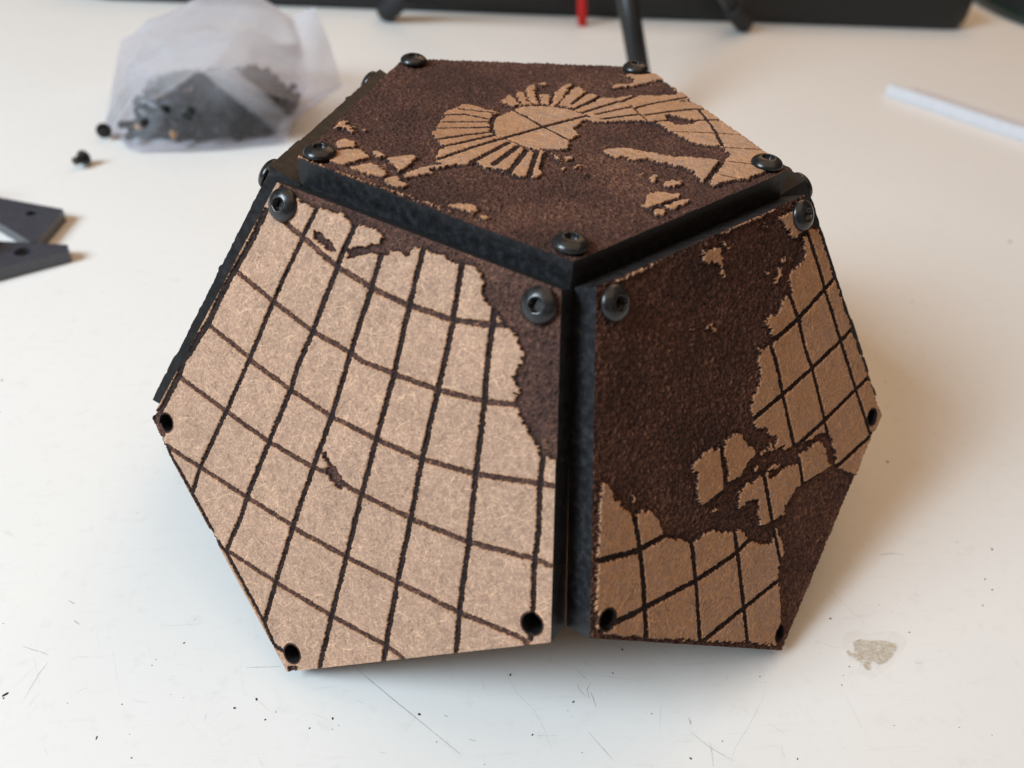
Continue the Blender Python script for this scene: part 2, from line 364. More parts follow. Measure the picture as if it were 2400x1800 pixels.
SCRATCHES = [
  (0.0033,0.80,'-1802,-1027 -1763,-1044 -1733,-1053 -1702,-1068'),
  (0.0023,0.50,'-1632,-1094 -1597,-1078 -1564,-1084'),
  (0.0026,0.80,'-1694,-1096 -1709,-1136 -1725,-1230'),
  (0.0022,0.60,'-1729,-1105 -1772,-1182'),
  (0.0021,0.60,'-1679,-1206 -1694,-1229 -1699,-1257'),
  (0.0023,0.60,'-1565,-1212 -1547,-1200 -1529,-1196'),
  (0.0028,0.70,'-1330,-968 -1225,-965'),
  (0.0029,0.90,'-1029,-1147 -913,-1148'),
  (0.0047,0.80,'-1706,-845 -1680,-862'),
  (0.0046,0.80,'-1663,-930 -1634,-951'),
  (0.0027,0.40,'-1396,-1010 -1349,-1107'),
  (0.0021,0.40,'-1258,-1032 -1293,-1110'),
  (0.0021,0.40,'-1225,-1067 -1163,-1069'),
  (0.0030,0.30,'-1495,-1054 -1453,-1158 -1422,-1233'),
  (0.0022,0.40,'-1144,-1368 -1192,-1320'),
  (0.0019,0.30,'-1121,-1356 -1066,-1285'),
  (0.0021,0.40,'-1085,-1389 -1054,-1422'),
  (0.0024,0.60,'-941,-1465 -920,-1496'),
  (0.0024,0.30,'-1053,-1126 -1018,-1253'),
  (0.0023,0.50,'-993,-1250 -927,-1311'),
  (0.0024,0.30,'-1870,-706 -1828,-781'),
  (0.0024,0.30,'-1491,-800 -1487,-889'),
  (0.0023,0.30,'-1574,-975 -1540,-1046'),
  (0.0029,0.35,'-1748,-1073 -1688,-1186'),
  (0.0036,0.90,'-650,-1171 -573,-1244 -305,-1488'),
  (0.0024,0.60,'-134,-1201 -103,-1284 -46,-1355 -18,-1432 -2,-1505'),
  (0.0023,0.60,'-40,-1142 161,-1227 338,-1262'),
  (0.0030,0.90,'124,-1216 152,-1250'),
  (0.0036,1.00,'161,-1260 146,-1285 146,-1320'),
  (0.0036,1.00,'114,-1263 118,-1284 134,-1308'),
  (0.0044,1.00,'155,-1294 162,-1320 166,-1354'),
  (0.0020,0.60,'-45,-1440 27,-1445'),
  (0.0028,0.90,'124,-1437 192,-1536'),
  (0.0023,0.60,'-785,-1326 -729,-1354'),
  (0.0034,0.80,'-275,-1441 -250,-1448'),
  (0.0033,0.50,'-562,-1467 -539,-1474'),
  (0.0030,0.60,'-217,-1230 -211,-1270'),
  (0.0043,0.80,'-354,-1355 -339,-1359'),
  (0.0021,0.30,'-333,-1162 -318,-1210'),
  (0.0026,0.80,'472,-1455 522,-1511 591,-1561'),
  (0.0025,0.70,'570,-1580 610,-1516 673,-1453 752,-1363 796,-1286'),
  (0.0021,0.50,'397,-1339 369,-1443'),
  (0.0020,0.50,'740,-1426 801,-1490'),
  (0.0024,0.60,'1063,-1353 1072,-1437 1079,-1505'),
  (0.0058,0.90,'478,-1406 481,-1431'),
  (0.0027,0.60,'1181,-882 1212,-966 1281,-1102'),
  (0.0025,0.40,'1287,-961 1294,-1009'),
  (0.0029,0.60,'1032,-1136 1069,-1145 1095,-1164 1134,-1169'),
  (0.0051,0.60,'1525,-944 1548,-956'),
  (0.0047,0.70,'1381,-1240 1412,-1245'),
  (0.0020,0.30,'1016,-1550 1241,-1547'),
  (0.0043,0.90,'1473,-747 1530,-740 1578,-750'),
  (0.0028,0.40,'2257,-228 2298,-239 2357,-247'),
  (0.0059,0.70,'1960,-367 1969,-384'),
]
SPECKS = [
  (-1.790,-1.208,0.0151,0.0075,38),
  (-1.340,-1.102,0.0028,0.0026,-60),
  (-1.347,-1.123,0.0028,0.0032,0),
  (-0.938,-1.339,0.0049,0.0043,0),
  (-1.331,-1.444,0.0042,0.0041,20),
  (-1.456,-1.372,0.0030,0.0102,0),
  (-1.408,-1.262,0.0031,0.0037,0),
  (-1.242,-0.944,0.0020,0.0027,0),
  (-1.898,-0.934,0.0033,0.0027,0),
  (-1.583,-1.249,0.0022,0.0025,0),
  (-1.260,-1.235,0.0027,0.0019,0),
  (-1.216,-1.248,0.0023,0.0019,0),
  (-1.357,-1.366,0.0026,0.0018,0),
  (-0.907,-1.314,0.0022,0.0050,0),
  (-0.720,-1.347,0.0046,0.0100,20),
  (-0.792,-1.376,0.0050,0.0042,20),
  (-0.718,-1.383,0.0035,0.0021,0),
  (-0.699,-1.371,0.0025,0.0021,0),
  (-0.379,-1.444,0.0030,0.0028,0),
  (0.090,-1.329,0.0069,0.0052,40),
  (0.067,-1.359,0.0021,0.0022,0),
  (0.247,-1.228,0.0038,0.0046,0),
  (-0.063,-1.437,0.0031,0.0086,-30),
  (-0.227,-1.526,0.0025,0.0028,0),
  (0.094,-1.505,0.0025,0.0021,0),
  (1.137,-1.040,0.0080,0.0047,20),
  (1.423,-1.114,0.0080,0.0037,0),
  (1.868,-0.936,0.0056,0.0049,0),
  (1.786,-1.008,0.0055,0.0048,0),
  (1.068,-1.314,0.0037,0.0052,0),
  (1.126,-1.244,0.0038,0.0044,0),
  (0.778,-1.267,0.0031,0.0035,0),
  (1.358,-0.988,0.0027,0.0029,0),
  (1.400,-1.021,0.0020,0.0028,0),
  (1.193,-1.471,0.0054,0.0017,0),
  (1.525,-1.523,0.0024,0.0033,0),
  (1.089,-1.278,0.0025,0.0026,0),
  (1.423,-1.490,0.0054,0.0017,0),
  (0.808,-1.566,0.0029,0.0064,-30),
  (0.572,-1.493,0.0023,0.0057,0),
  (0.354,-1.385,0.0036,0.0033,0),
  (3.657,1.902,0.0149,0.0125,0),
  (1.759,-0.209,0.0101,0.0085,30),
  (1.984,-0.735,0.0073,0.0076,0),
]
GLUE = '1137,-1157 1149,-1125 1177,-1103 1219,-1099 1246,-1109 1265,-1113 1300,-1105 1341,-1104 1379,-1110 1399,-1132 1402,-1146 1374,-1177 1331,-1211 1289,-1247 1244,-1273 1184,-1301 1165,-1284 1133,-1274 1152,-1253 1173,-1232 1135,-1224 1137,-1183'
GLUE_CORE = '1180,-1146 1208,-1137 1248,-1146 1278,-1147 1308,-1148 1331,-1159 1347,-1163 1334,-1185 1301,-1216 1267,-1236 1239,-1245 1223,-1228 1198,-1243 1196,-1267 1177,-1257 1179,-1239 1156,-1216 1139,-1199 1138,-1181 1163,-1200'


# ------------------------------------------------------------------ engraved panels
T_PL = 0.1118; R_IN = 0.688191; R_OUT = 0.850651; HOLE_R = 0.0315; HOLE_D = 0.777
D_SEA, D_LINE = 0.0105, 0.0085

def blur(a, s):
    if s <= 0: return a
    fy = np.fft.fftfreq(a.shape[0])[:, None]; fx = np.fft.rfftfreq(a.shape[1])[None, :]
    return np.fft.irfft2(np.fft.rfft2(a) * np.exp(-2 * (np.pi * s) ** 2 * (fx * fx + fy * fy)), s=a.shape)
def gn(shape, s, r):
    a = blur(r.standard_normal(shape), s); return a / a.std()

def inside(px, py, poly):
    res = np.zeros(px.shape, bool); n = len(poly)
    for i in range(n):
        x1, y1 = poly[i]; x2, y2 = poly[(i + 1) % n]
        if y1 == y2: continue
        c = ((y1 > py) != (y2 > py)) & (px < (x2 - x1) * (py - y1) / (y2 - y1) + x1)
        res ^= c
    return res
def fill(mask, X, Y, xs, ys, poly, val):
    pts = np.array(poly); mg = .03
    i0, i1 = np.searchsorted(xs, [pts[:, 0].min() - mg, pts[:, 0].max() + mg]); j0, j1 = np.searchsorted(ys, [pts[:, 1].min() - mg, pts[:, 1].max() + mg])
    if i1 <= i0 or j1 <= j0: return
    sl = (slice(j0, j1), slice(i0, i1)); mask[sl] = np.where(inside(X[sl], Y[sl], poly), val, mask[sl])
def stroke(dst, X, Y, xs, ys, pts, w, val):
    mg = w + .03
    for (x1, y1), (x2, y2) in zip(pts[:-1], pts[1:]):
        i0, i1 = np.searchsorted(xs, [min(x1, x2) - mg, max(x1, x2) + mg]); j0, j1 = np.searchsorted(ys, [min(y1, y2) - mg, max(y1, y2) + mg])
        if i1 <= i0 or j1 <= j0: continue
        sl = (slice(j0, j1), slice(i0, i1)); dx, dy = x2 - x1, y2 - y1; L = dx * dx + dy * dy + 1e-12
        u = np.clip(((X[sl] - x1) * dx + (Y[sl] - y1) * dy) / L, 0, 1)
        d = np.hypot(X[sl] - x1 - u * dx, Y[sl] - y1 - u * dy)
        dst[sl] = np.maximum(dst[sl], np.where(d < w / 2, val, 0))

def build_panel(name, k, res, r):
    flip = -1 if k == 0 else 1                       # top plate: edge A-B lies at -y of its frame
    ang = [math.radians(flip * 90 + 36 + 72 * i) for i in range(5)]
    corners = [(R_OUT * math.cos(a), R_OUT * math.sin(a)) for a in ang]
    nx = res; xs = np.linspace(-.83, .83, nx); step = xs[1] - xs[0]; ys = np.arange(-.87, .87 + step, step)
    X, Y = np.meshgrid(xs, ys); sh = X.shape
    px_mm = 1.0 / S / 1000 / step                    # cells per mm
    # laser wobble: row jitter plus fibrous noise
    rows = blur(r.standard_normal((sh[0], 1)) * np.ones((1, 4)), .6)[:, :1] ; rows /= rows.std()
    jx = .0034 * rows + .0026 * gn(sh, 1.0 * px_mm * .22, r) + .0014 * gn(sh, .8 * px_mm, r)
    jy = .0026 * gn(sh, 1.0 * px_mm * .22, r) + .0014 * gn(sh, .8 * px_mm, r)
    WX, WY = X + jx, Y + jy                          # ragged coasts
    LX, LY = X + .16 * jx + .0011 * gn(sh, .8, r), Y + .16 * jy + .0011 * gn(sh, .8, r)   # steadier grid lines
    d = MAPS.get(k)
    if d:
        sea = np.full(sh, d['base'] == 'sea')
        for p in d['land']: fill(sea, WX, WY, xs, ys, P(p, 2000), False)
        for p in d['sea']: fill(sea, WX, WY, xs, ys, P(p, 2000), True)
        line = np.zeros(sh)
        for i, (w, p) in enumerate(d['lines']):
            val = .88 if (k == 1 or (k == 5 and (i < 9 or i == len(d['lines']) - 1))) else .54 if k == 5 else (.80 if w > .0068 else .40)
            stroke(line, LX, LY, xs, ys, P(p, 2000), w * ({5: 1.30, 1: 1.65, 0: 1.3}[k] if val > .85 else 1.45), val)
    else:                                            # plates that face away: coast and grid of the same make
        g = gn(sh, nx * .05, r) + .30 * gn(sh, nx * .010, r); sea = g > (-.1 if k == 2 else -.9)
        line = np.zeros(sh); a0 = .5 + .2 * k
        for q in range(-6, 7):
            for a in (a0, a0 + 1.45):
                c, s_ = math.cos(a), math.sin(a); o = q * .17
                stroke(line, LX, LY, xs, ys, [(-s_ * o - c * 1.2, c * o - s_ * 1.2), (-s_ * o + c * 1.2, c * o + s_ * 1.2)], .0125, .85)
    line[sea] = 0
    seaf = sea.astype(float)
    # burn: 0 bare .. .5 engraved sea .. 1 deep char
    coast = np.clip((blur(seaf, .35 * px_mm) - seaf * .0), 0, 1) * seaf; rim = seaf * np.clip((1 - blur(seaf, .30 * px_mm)) * 2.2, 0, 1)
    fine = gn(sh, .75, r); mid = gn(sh, .35 * px_mm, r); big = gn(sh, 6 * px_mm, r)
    pit = gn(sh, .85, r) + .45 * gn(sh, 1.7, r); pit /= pit.std()
    burn = seaf * (.52 + .062 * pit + .034 * fine + .03 * gn(sh, 3 * px_mm, r) + .02 * big + .22 * rim)
    dots = gn(sh, .14 * px_mm, r)
    lin_s = line * (1 + .10 * fine + np.where(line < .85, .13, .07) * dots)
    burn = np.maximum(burn, lin_s)
    teeth = ((gn(sh, .17 * px_mm, r) > .9) & (blur(seaf, .28 * px_mm) > .22) & ~sea); burn = np.where(teeth, .80, burn)
    browning = {0: .090, 1: .075, 5: .006}.get(k, .05)        # how brown the bare board is, set panel by panel
    burn = np.maximum(burn, np.clip(browning * (1 + .35 * big + .30 * mid + .35 * fine), 0, .25))
    toast = np.clip(blur((burn > .3).astype(float), .16 * px_mm), 0, 1) * .30
    burn = np.maximum(burn, toast)
    # fibres
    fib = np.zeros(sh); N = int(15000 * (res / 640) ** .5)
    L = .008 + .055 * r.random(N) ** 3.5; a = r.random(N) * 6.283; curv = r.normal(0, 7, N); cx = r.uniform(-.83, .83, N); cy = r.uniform(-.87, .87, N)
    amp = r.choice([-.7, -.5, .5, .75, 1.0], N) * r.uniform(.4, 1, N)
    for q in np.linspace(-.5, .5, 40):
        th = a + curv * L * q; fx = cx + np.cos(th) * L * q; fy = cy + np.sin(th) * L * q
        ii = np.clip(((fx - xs[0]) / step).round().astype(int), 0, sh[1] - 1); jj = np.clip(((fy - ys[0]) / step).round().astype(int), 0, sh[0] - 1)
        fib[jj, ii] = amp
    N2 = 1500; L = .03 + .05 * r.random(N2) ** 2; a = r.random(N2) * 6.283; curv = r.normal(0, 8, N2); cx = r.uniform(-.83, .83, N2); cy = r.uniform(-.87, .87, N2); amp = r.uniform(.5, 1.6, N2) * np.where(r.random(N2) < .8, 1, -.8)
    for q in np.linspace(-.5, .5, 90):
        th = a + curv * L * q; fx = cx + np.cos(th) * L * q; fy = cy + np.sin(th) * L * q
        ii = np.clip(((fx - xs[0]) / step).round().astype(int), 0, sh[1] - 1); jj = np.clip(((fy - ys[0]) / step).round().astype(int), 0, sh[0] - 1)
        fib[jj, ii] = amp
    burn = np.where((fib > .55) & (line > 0) & (r.random(sh) < .40), burn * .6, burn)   # loose pale fibres lying across the grooves
    fibc = .5 + .5 * np.clip(fib * np.where(burn > .35, .22, .42) + .17 * fine + .06 * mid, -1, 1)
    # sea: reddish singed fibre speckle
    spk = np.clip(gn(sh, .7, r) - 1.5, 0, 2); burn = burn - seaf * spk * .05
    tone = np.clip(.5 + .06 * big + .06 * gn(sh, 1.2 * px_mm, r) + .09 * gn(sh, .4 * px_mm, r), 0, 1)
    h = -np.maximum(D_SEA * seaf, D_LINE * np.clip(line, 0, 1) * (.85 + .25 * mid))
    h = blur(h, .55) + .00028 * fine + seaf * (-.0014 * pit + .0006 * mid) + fib * .0006
    if not d: h *= .55
    # ---- mesh: keep cells inside pentagon and outside holes, snap outer verts to the outline
    nrm = [(math.cos(math.radians(flip * 90 + 72 * i)), math.sin(math.radians(flip * 90 + 72 * i))) for i in range(5)]
    dist = np.max([c * X + s_ * Y for c, s_ in nrm], axis=0) - R_IN       # <0 inside
    hang = [a for a in ang]; HC = [(HOLE_D * math.cos(a), HOLE_D * math.sin(a)) for a in hang]
    screwed = range(5) if k == 0 else [i for i in range(5) if HC[i][1] > .3]
    open_holes = [HC[i] for i in range(5) if i not in screwed]
    hd = np.full(sh, 9.0)
    for hx, hy in open_holes: hd = np.minimum(hd, np.hypot(X - hx, Y - hy) - HOLE_R)
    keepv = (dist < 0) & (hd > 0)
    # round the char around holes and the scorched outline
    near = np.clip(1 - hd / .014, 0, 1); burn = np.maximum(burn, near * .8 * (near > .55))
    PX, PY = X.copy(), Y.copy()
    for _ in range(2):
        for c, s_ in nrm:
            dd = c * PX + s_ * PY - R_IN; o = (dd > 0)
            PX = np.where(o, PX - c * dd, PX); PY = np.where(o, PY - s_ * dd, PY)
    for hx, hy in open_holes:
        rr = np.hypot(PX - hx, PY - hy); o = rr < HOLE_R; f_ = HOLE_R / np.maximum(rr, 1e-6)
        PX = np.where(o, hx + (PX - hx) * f_, PX); PY = np.where(o, hy + (PY - hy) * f_, PY)
    kv = keepv; cell = kv[:-1, :-1] | kv[1:, :-1] | kv[:-1, 1:] | kv[1:, 1:]
    idx = np.arange(sh[0] * sh[1]).reshape(sh)
    q = np.stack([idx[:-1, :-1][cell], idx[:-1, 1:][cell], idx[1:, 1:][cell], idx[1:, :-1][cell]], 1)
    used = np.unique(q); remap = -np.ones(sh[0] * sh[1], int); remap[used] = np.arange(len(used)); q = remap[q]
    V = np.stack([PX.ravel()[used], PY.ravel()[used], h.ravel()[used]], 1)
    colr = np.stack([burn.ravel()[used], fibc.ravel()[used], tone.ravel()[used], np.ones(len(used))], 1)
    # boundary edges -> side walls down to the back of the board
    e = np.concatenate([q[:, [0, 1]], q[:, [1, 2]], q[:, [2, 3]], q[:, [3, 0]]]); key = e[:, 0].astype(np.int64) * len(V) + e[:, 1]; rkey = e[:, 1].astype(np.int64) * len(V) + e[:, 0]
    be = e[~np.isin(key, rkey)]
    bv = np.unique(be); low = -np.ones(len(V), int); low[bv] = len(V) + np.arange(len(bv)) ; top2 = -np.ones(len(V), int); top2[bv] = len(V) + len(bv) + np.arange(len(bv))
    VL = V[bv].copy(); VL[:, 2] = -T_PL; VT = V[bv].copy()
    walls = np.stack([top2[be[:, 1]], top2[be[:, 0]], low[be[:, 0]], low[be[:, 1]]], 1)
    allV = np.concatenate([V, VL, VT]) * S
    F = np.concatenate([q, walls])
    nb = len(allV)
    pent = np.array([(cx_, cy_, -T_PL) for cx_, cy_ in corners]) * S; allV = np.concatenate([allV, pent])
    me = bpy.data.meshes.new(name)
    nf = len(F) + 1
    me.vertices.add(len(allV)); me.vertices.foreach_set('co', allV.ravel())
    loops = np.concatenate([F.ravel(), np.arange(nb, nb + 5)[::-1]]); me.loops.add(len(loops)); me.loops.foreach_set('vertex_index', loops.astype(np.int32))
    me.polygons.add(nf)
    ls = np.concatenate([np.arange(len(F)) * 4, [len(F) * 4]]); me.polygons.foreach_set('loop_start', ls.astype(np.int32))
    mi = np.concatenate([np.zeros(len(q), int), np.ones(len(walls), int), [2]]); 
    me.materials.append(M_board); me.materials.append(M_char); me.materials.append(M_back)
    me.polygons.foreach_set('material_index', mi.astype(np.int32))
    me.polygons.foreach_set('use_smooth', np.concatenate([np.ones(len(q), bool), np.zeros(len(walls) + 1, bool)]))
    ca = me.attributes.new('board', 'FLOAT_COLOR', 'POINT')
    full = np.zeros((len(allV), 4)); full[:len(V)] = colr; ca.data.foreach_set('color', np.clip(full, 0, 1).astype(np.float32).ravel())
    me.update(calc_edges=True); me.validate()
    return me, [HC[i] for i in screwed]

# ---- button-head socket screw (shared mesh), head at z = 0 up, shank below
def screw_mesh(name, seg=48, shank=.16, full=True):
    bm = bmesh.new(); RH, HH, RS, DS = .0535, .031, .0190, .0215
    prof = [(RH * .97, 0.0), (RH, .004)] + [(RH * math.cos(t) * .42 + RH * .58 if False else RH * math.cos(t), .004 + (HH - .004) * math.sin(t)) for t in np.linspace(.12, 1.05, 9)]
    rings = []
    for rr, z in prof: rings.append([bm.verts.new((rr * math.cos(6.28318 * i / seg), rr * math.sin(6.28318 * i / seg), z)) for i in range(seg)])
    zt = prof[-1][1]
    rings.append([bm.verts.new((RS * 1.16 * math.cos(6.28318 * i / seg), RS * 1.16 * math.sin(6.28318 * i / seg), zt + .0012)) for i in range(seg)])
    def hexr(a): return RS / math.cos((a % (math.pi / 3)) - math.pi / 6) * .98
    for z in (zt - .002, zt - DS):
        rings.append([bm.verts.new((hexr(6.28318 * i / seg) * math.cos(6.28318 * i / seg), hexr(6.28318 * i / seg) * math.sin(6.28318 * i / seg), z)) for i in range(seg)])
    for a, b in zip(rings[:-1], rings[1:]):
        for i in range(seg): bm.faces.new((a[i], a[(i + 1) % seg], b[(i + 1) % seg], b[i]))
    bm.faces.new(rings[-1])
    # shank with thread rings
    nthr = 14; prev = [bm.verts.new((.026 * math.cos(6.28318 * i / 16), .026 * math.sin(6.28318 * i / 16), 0)) for i in range(16)]
    cap = [prev]
    for j in range(1, nthr * 2 + 1):
        rr = .027 if j % 2 else .0225; z = -shank * j / (nthr * 2)
        cur = [bm.verts.new((rr * math.cos(6.28318 * i / 16), rr * math.sin(6.28318 * i / 16), z)) for i in range(16)]
        for i in range(16): bm.faces.new((prev[i], prev[(i + 1) % 16], cur[(i + 1) % 16], cur[i]))
        prev = cur
    bm.faces.new(prev); bm.faces.new(rings[0][::-1])
    bmesh.ops.scale(bm, verts=bm.verts, vec=(S, S, S)); bmesh.ops.recalc_face_normals(bm, faces=bm.faces[:])
    me = bpy.data.meshes.new(name); bm.to_mesh(me); bm.free()
    me.polygons.foreach_set('use_smooth', [len(p.vertices) == 4 for p in me.polygons]); me.materials.append(M_steel)
    return me
ME_SCREW = screw_mesh('button_head_screw'); ME_SHORT = screw_mesh('short_screw', shank=.085)

globe = empty('dodecahedron_globe', (0, 0, 0))
tag(globe, 'half-built wooden dodecahedron globe with laser-engraved map panels and black screws', 'globe')
LABELS = {0: 'top pentagon panel with radiating grid around the pole', 5: 'pale left panel of gridded land in bright light', 1: 'shaded right panel, mostly dark engraved sea'}
for k, (c, ux, uy, n) in enumerate(PLATES):
    me, scr = build_panel('panel', k, {0: 680, 1: 660, 5: 700}.get(k, 260), np.random.default_rng(100 + k))
    o = link('panel', me, (), globe)
    mm = Matrix.Identity(4)
    for i in range(3): mm[i][0] = ux[i]; mm[i][1] = uy[i]; mm[i][2] = n[i]
    mm.translation = (Vector(c) + (Vector((0, 0, .005)) if k in (2, 3, 4) else Vector())) * S
    o.matrix_local = mm
    if k in LABELS: o['label'] = LABELS[k]
    for j, (hx, hy) in enumerate(scr):
        s_ = link('screw', ME_SCREW, (), o); s_.location = (hx * S, hy * S, -.0015 * S)
        s_.rotation_euler = (random.uniform(-.02, .02), random.uniform(-.02, .02), random.uniform(0, 6))

# ------------------------------------------------------------------ loose screws
def loose_screw(loc, rot, label):
    o = link('loose_screw', ME_SHORT); o.location = Vector(loc) * S; o.rotation_euler = rot
    tag(o, label, 'screw', 'loose black screws by the bag'); return o
loose_screw((-2.735, 2.765, .052), (math.radians(97), 0, math.radians(160)), 'small black screw lying alone on the desk between bag and brackets')
loose_screw((-2.735, 3.235, .052), (math.radians(100), 0, math.radians(205)), 'small black screw touching the left bottom corner of the plastic bag')

# ------------------------------------------------------------------ printed corner brackets
def plate_mesh(outline, holes, t, r=.0):
    """flat plate with round holes, z from 0 to t (plate-edge units)"""
    loops = [[Vector((x, y, 0)) for x, y in outline]]
    for hx, hy, hr in holes: loops.append([Vector((hx + hr * math.cos(-6.28318 * i / 20), hy + hr * math.sin(-6.28318 * i / 20), 0)) for i in range(20)])
    tri = geometry.tessellate_polygon(loops); flat = [v for l in loops for v in l]; bm = bmesh.new()
    lo = [bm.verts.new((v.x, v.y, 0)) for v in flat]; hi = [bm.verts.new((v.x, v.y, t)) for v in flat]
    for a, b, c in tri:
        bm.faces.new((hi[a], hi[b], hi[c])); bm.faces.new((lo[c], lo[b], lo[a]))
    k = 0
    for l in loops:
        n = len(l)
        for i in range(n): bm.faces.new((lo[k + i], lo[k + (i + 1) % n], hi[k + (i + 1) % n], hi[k + i]))
        k += n
    return bm
def rounded(pts, r, seg=5):
    out = []; n = len(pts)
    for i in range(n):
        p = Vector(pts[i]); a = (Vector(pts[i - 1]) - p).normalized(); b = (Vector(pts[(i + 1) % n]) - p).normalized()
        half = a.angle(b) / 2; d = min(r / math.tan(half), .4 * (Vector(pts[i - 1]) - p).length)
        p1, p2 = p + a * d, p + b * d
        for j in range(seg + 1):
            u = j / seg; out.append(tuple((1 - u) ** 2 * p1 + 2 * u * (1 - u) * p + u * u * p2))
    return out
def flap(name, outline, holes, t, parent, mat4=None, round_r=.03):
    bm = plate_mesh(rounded(outline, round_r), holes, t)
    bmesh.ops.scale(bm, verts=bm.verts, vec=(S, S, S))
    if mat4: bmesh.ops.transform(bm, matrix=mat4, verts=bm.verts)
    o = bm_obj(name, bm, [M_print], parent); bv = o.modifiers.new('bevel', 'BEVEL'); bv.width = .010 * S; bv.segments = 2; bv.limit_method = 'ANGLE'; return o
TB = .075
b1 = empty('corner_bracket', (0, 0, 0)); tag(b1, 'dark printed corner bracket at the left edge, farther one with pale lit edge', 'bracket', 'printed corner brackets')
U1, U2, U3 = (-3.45, 2.26), (-2.605, 1.985), (-2.635, 1.565)
flap('flap', [U1, U3, U2], [(-2.775, 1.93, .032)], TB, b1)
flap('flap', [(-3.55, 2.00), (-3.35, 1.45), (-2.98, 1.70)], [(-3.3, 1.75, .032)], .022, b1)
mx = Matrix.Translation((-3.52 * S, 2.16 * S, 0)) @ Matrix.Rotation(math.radians(164), 4, 'Z') @ Matrix.Rotation(math.radians(60), 4, 'X')
flap('flap', [(-.40, .0), (.2, .0), (-.1, .42)], [(-.1, .2, .032)], TB, b1, mx)
b2 = empty('corner_bracket', (0, 0, 0)); tag(b2, 'dark printed corner bracket at the left edge, nearer one with round hole in its tip', 'bracket', 'printed corner brackets')
flap('flap', [(-2.95, 1.60), (-2.86, 1.20), (-2.425, 1.49), (-2.45, 1.56)], [(-2.665, 1.475, .046)], TB, b2, None, .012)
mx = Matrix.Translation((-2.84 * S, 1.60 * S, TB * S)) @ Matrix.Rotation(math.radians(-104), 4, 'Z') @ Matrix.Rotation(math.radians(118), 4, 'X')
flap('flap', [(-.02, .0), (.40, .0), (.14, .16)], [], TB, b2, mx)
mx = Matrix.Translation((-2.95 * S, 1.22 * S, 0)) @ Matrix.Rotation(math.radians(75), 4, 'Z') @ Matrix.Rotation(math.radians(63), 4, 'X')
flap('flap', [(-.05, .0), (.40, .0), (.18, .34)], [(.17, .16, .032)], TB, b2, mx)

# ------------------------------------------------------------------ plastic bag of screws
bag = empty('plastic_bag', (-2.0 * S, 3.6 * S, 0)); tag(bag, 'frosted clear plastic bag bulging with small black screws', 'bag')
BO = Vector((-2.0, 3.6, 0))
def sheet(name, rows, sub, seed, wr=.02):
    bm = bmesh.new(); g = [[bm.verts.new(((x - BO.x) * S, (y - BO.y) * S, z * S)) for x, y, z in r] for r in rows]
    for a, b in zip(g[:-1], g[1:]):
        for i in range(len(a) - 1): bm.faces.new((a[i], a[i + 1], b[i + 1], b[i]))
    bmesh.ops.subdivide_edges(bm, edges=bm.edges[:], cuts=1, use_grid_fill=True, smooth=0)
    cl = bm.edges.layers.float.new('crease_edge')
    for e in bm.edges:
        e[cl] = .8 if e.is_boundary else .22
    vl = bm.verts.layers.float.new('crease_vert')
    for v in bm.verts:
        if len(v.link_edges) == 2: v[vl] = 1.0
    o = bm_obj(name, bm, [M_film], bag, True)
    md = o.modifiers.new('smooth', 'SUBSURF'); md.levels = sub; md.render_levels = sub
    tx = bpy.data.textures.new('wrinkle', 'CLOUDS'); tx.noise_scale = .018; tx.noise_depth = 2
    dm = o.modifiers.new('wrinkle', 'DISPLACE'); dm.texture = tx; dm.strength = wr * S; dm.mid_level = .5; dm.texture_coords = 'LOCAL'
    t2 = bpy.data.textures.new('crease', 'MUSGRAVE'); t2.musgrave_type = 'RIDGED_MULTIFRACTAL'; t2.noise_scale = .030; t2.octaves = 2
    d2 = o.modifiers.new('crease', 'DISPLACE'); d2.texture = t2; d2.strength = wr * 1.3 * S; d2.mid_level = .8; d2.texture_coords = 'LOCAL'
    return o
front = [[(-2.73, 3.316, 0.005), (-2.456, 2.972, 0.005), (-2.165, 3.013, 0.005), (-1.819, 3.087, 0.005), (-1.501, 3.184, 0.005)], [(-2.771, 3.42, 0.061), (-2.503, 3.04, 0.103), (-2.138, 3.02, 0.148), (-1.784, 3.06, 0.199), (-1.466, 3.22, 0.157)], [(-2.746, 3.55, 0.207), (-2.472, 3.2, 0.299), (-2.118, 3.14, 0.394), (-1.769, 3.17, 0.426), (-1.365, 3.4, 0.294)], [(-2.743, 3.8, 0.344), (-2.482, 3.6, 0.451), (-2.137, 3.5, 0.557), (-1.77, 3.5, 0.602), (-1.341, 3.65, 0.51)], [(-2.746, 4.1, 0.435), (-2.5, 4.1, 0.585), (-2.166, 4.1, 0.76), (-1.712, 4.1, 0.823), (-1.395, 3.95, 0.692)]]
fin = [[(-1.501, 3.184, 0.005), (-1.466, 3.22, 0.157), (-1.365, 3.4, 0.294), (-1.341, 3.65, 0.51), (-1.395, 3.95, 0.692)], [(-1.481, 3.194, 0.005), (-1.356, 3.36, 0.19), (-1.186, 3.52, 0.321), (-1.213, 3.72, 0.531), (-1.3, 3.95, 0.746)], [(-1.466, 3.202, 0.005), (-1.262, 3.47, 0.203), (-1.034, 3.62, 0.33), (-1.111, 3.8, 0.535), (-1.233, 3.95, 0.78)]]
fold = [[(-1.917, 3.1, 0.543), (-1.753, 3.06, 0.406), (-1.594, 3.05, 0.278), (-1.497, 3.1, 0.15), (-1.479, 3.178, 0.005)], [(-1.814, 3.08, 0.588), (-1.648, 3.04, 0.468), (-1.491, 3.04, 0.332), (-1.427, 3.1, 0.181), (-1.463, 3.179, 0.005)], [(-1.721, 3.1, 0.571), (-1.56, 3.07, 0.448), (-1.417, 3.08, 0.297), (-1.374, 3.13, 0.196), (-1.452, 3.188, 0.005)]]
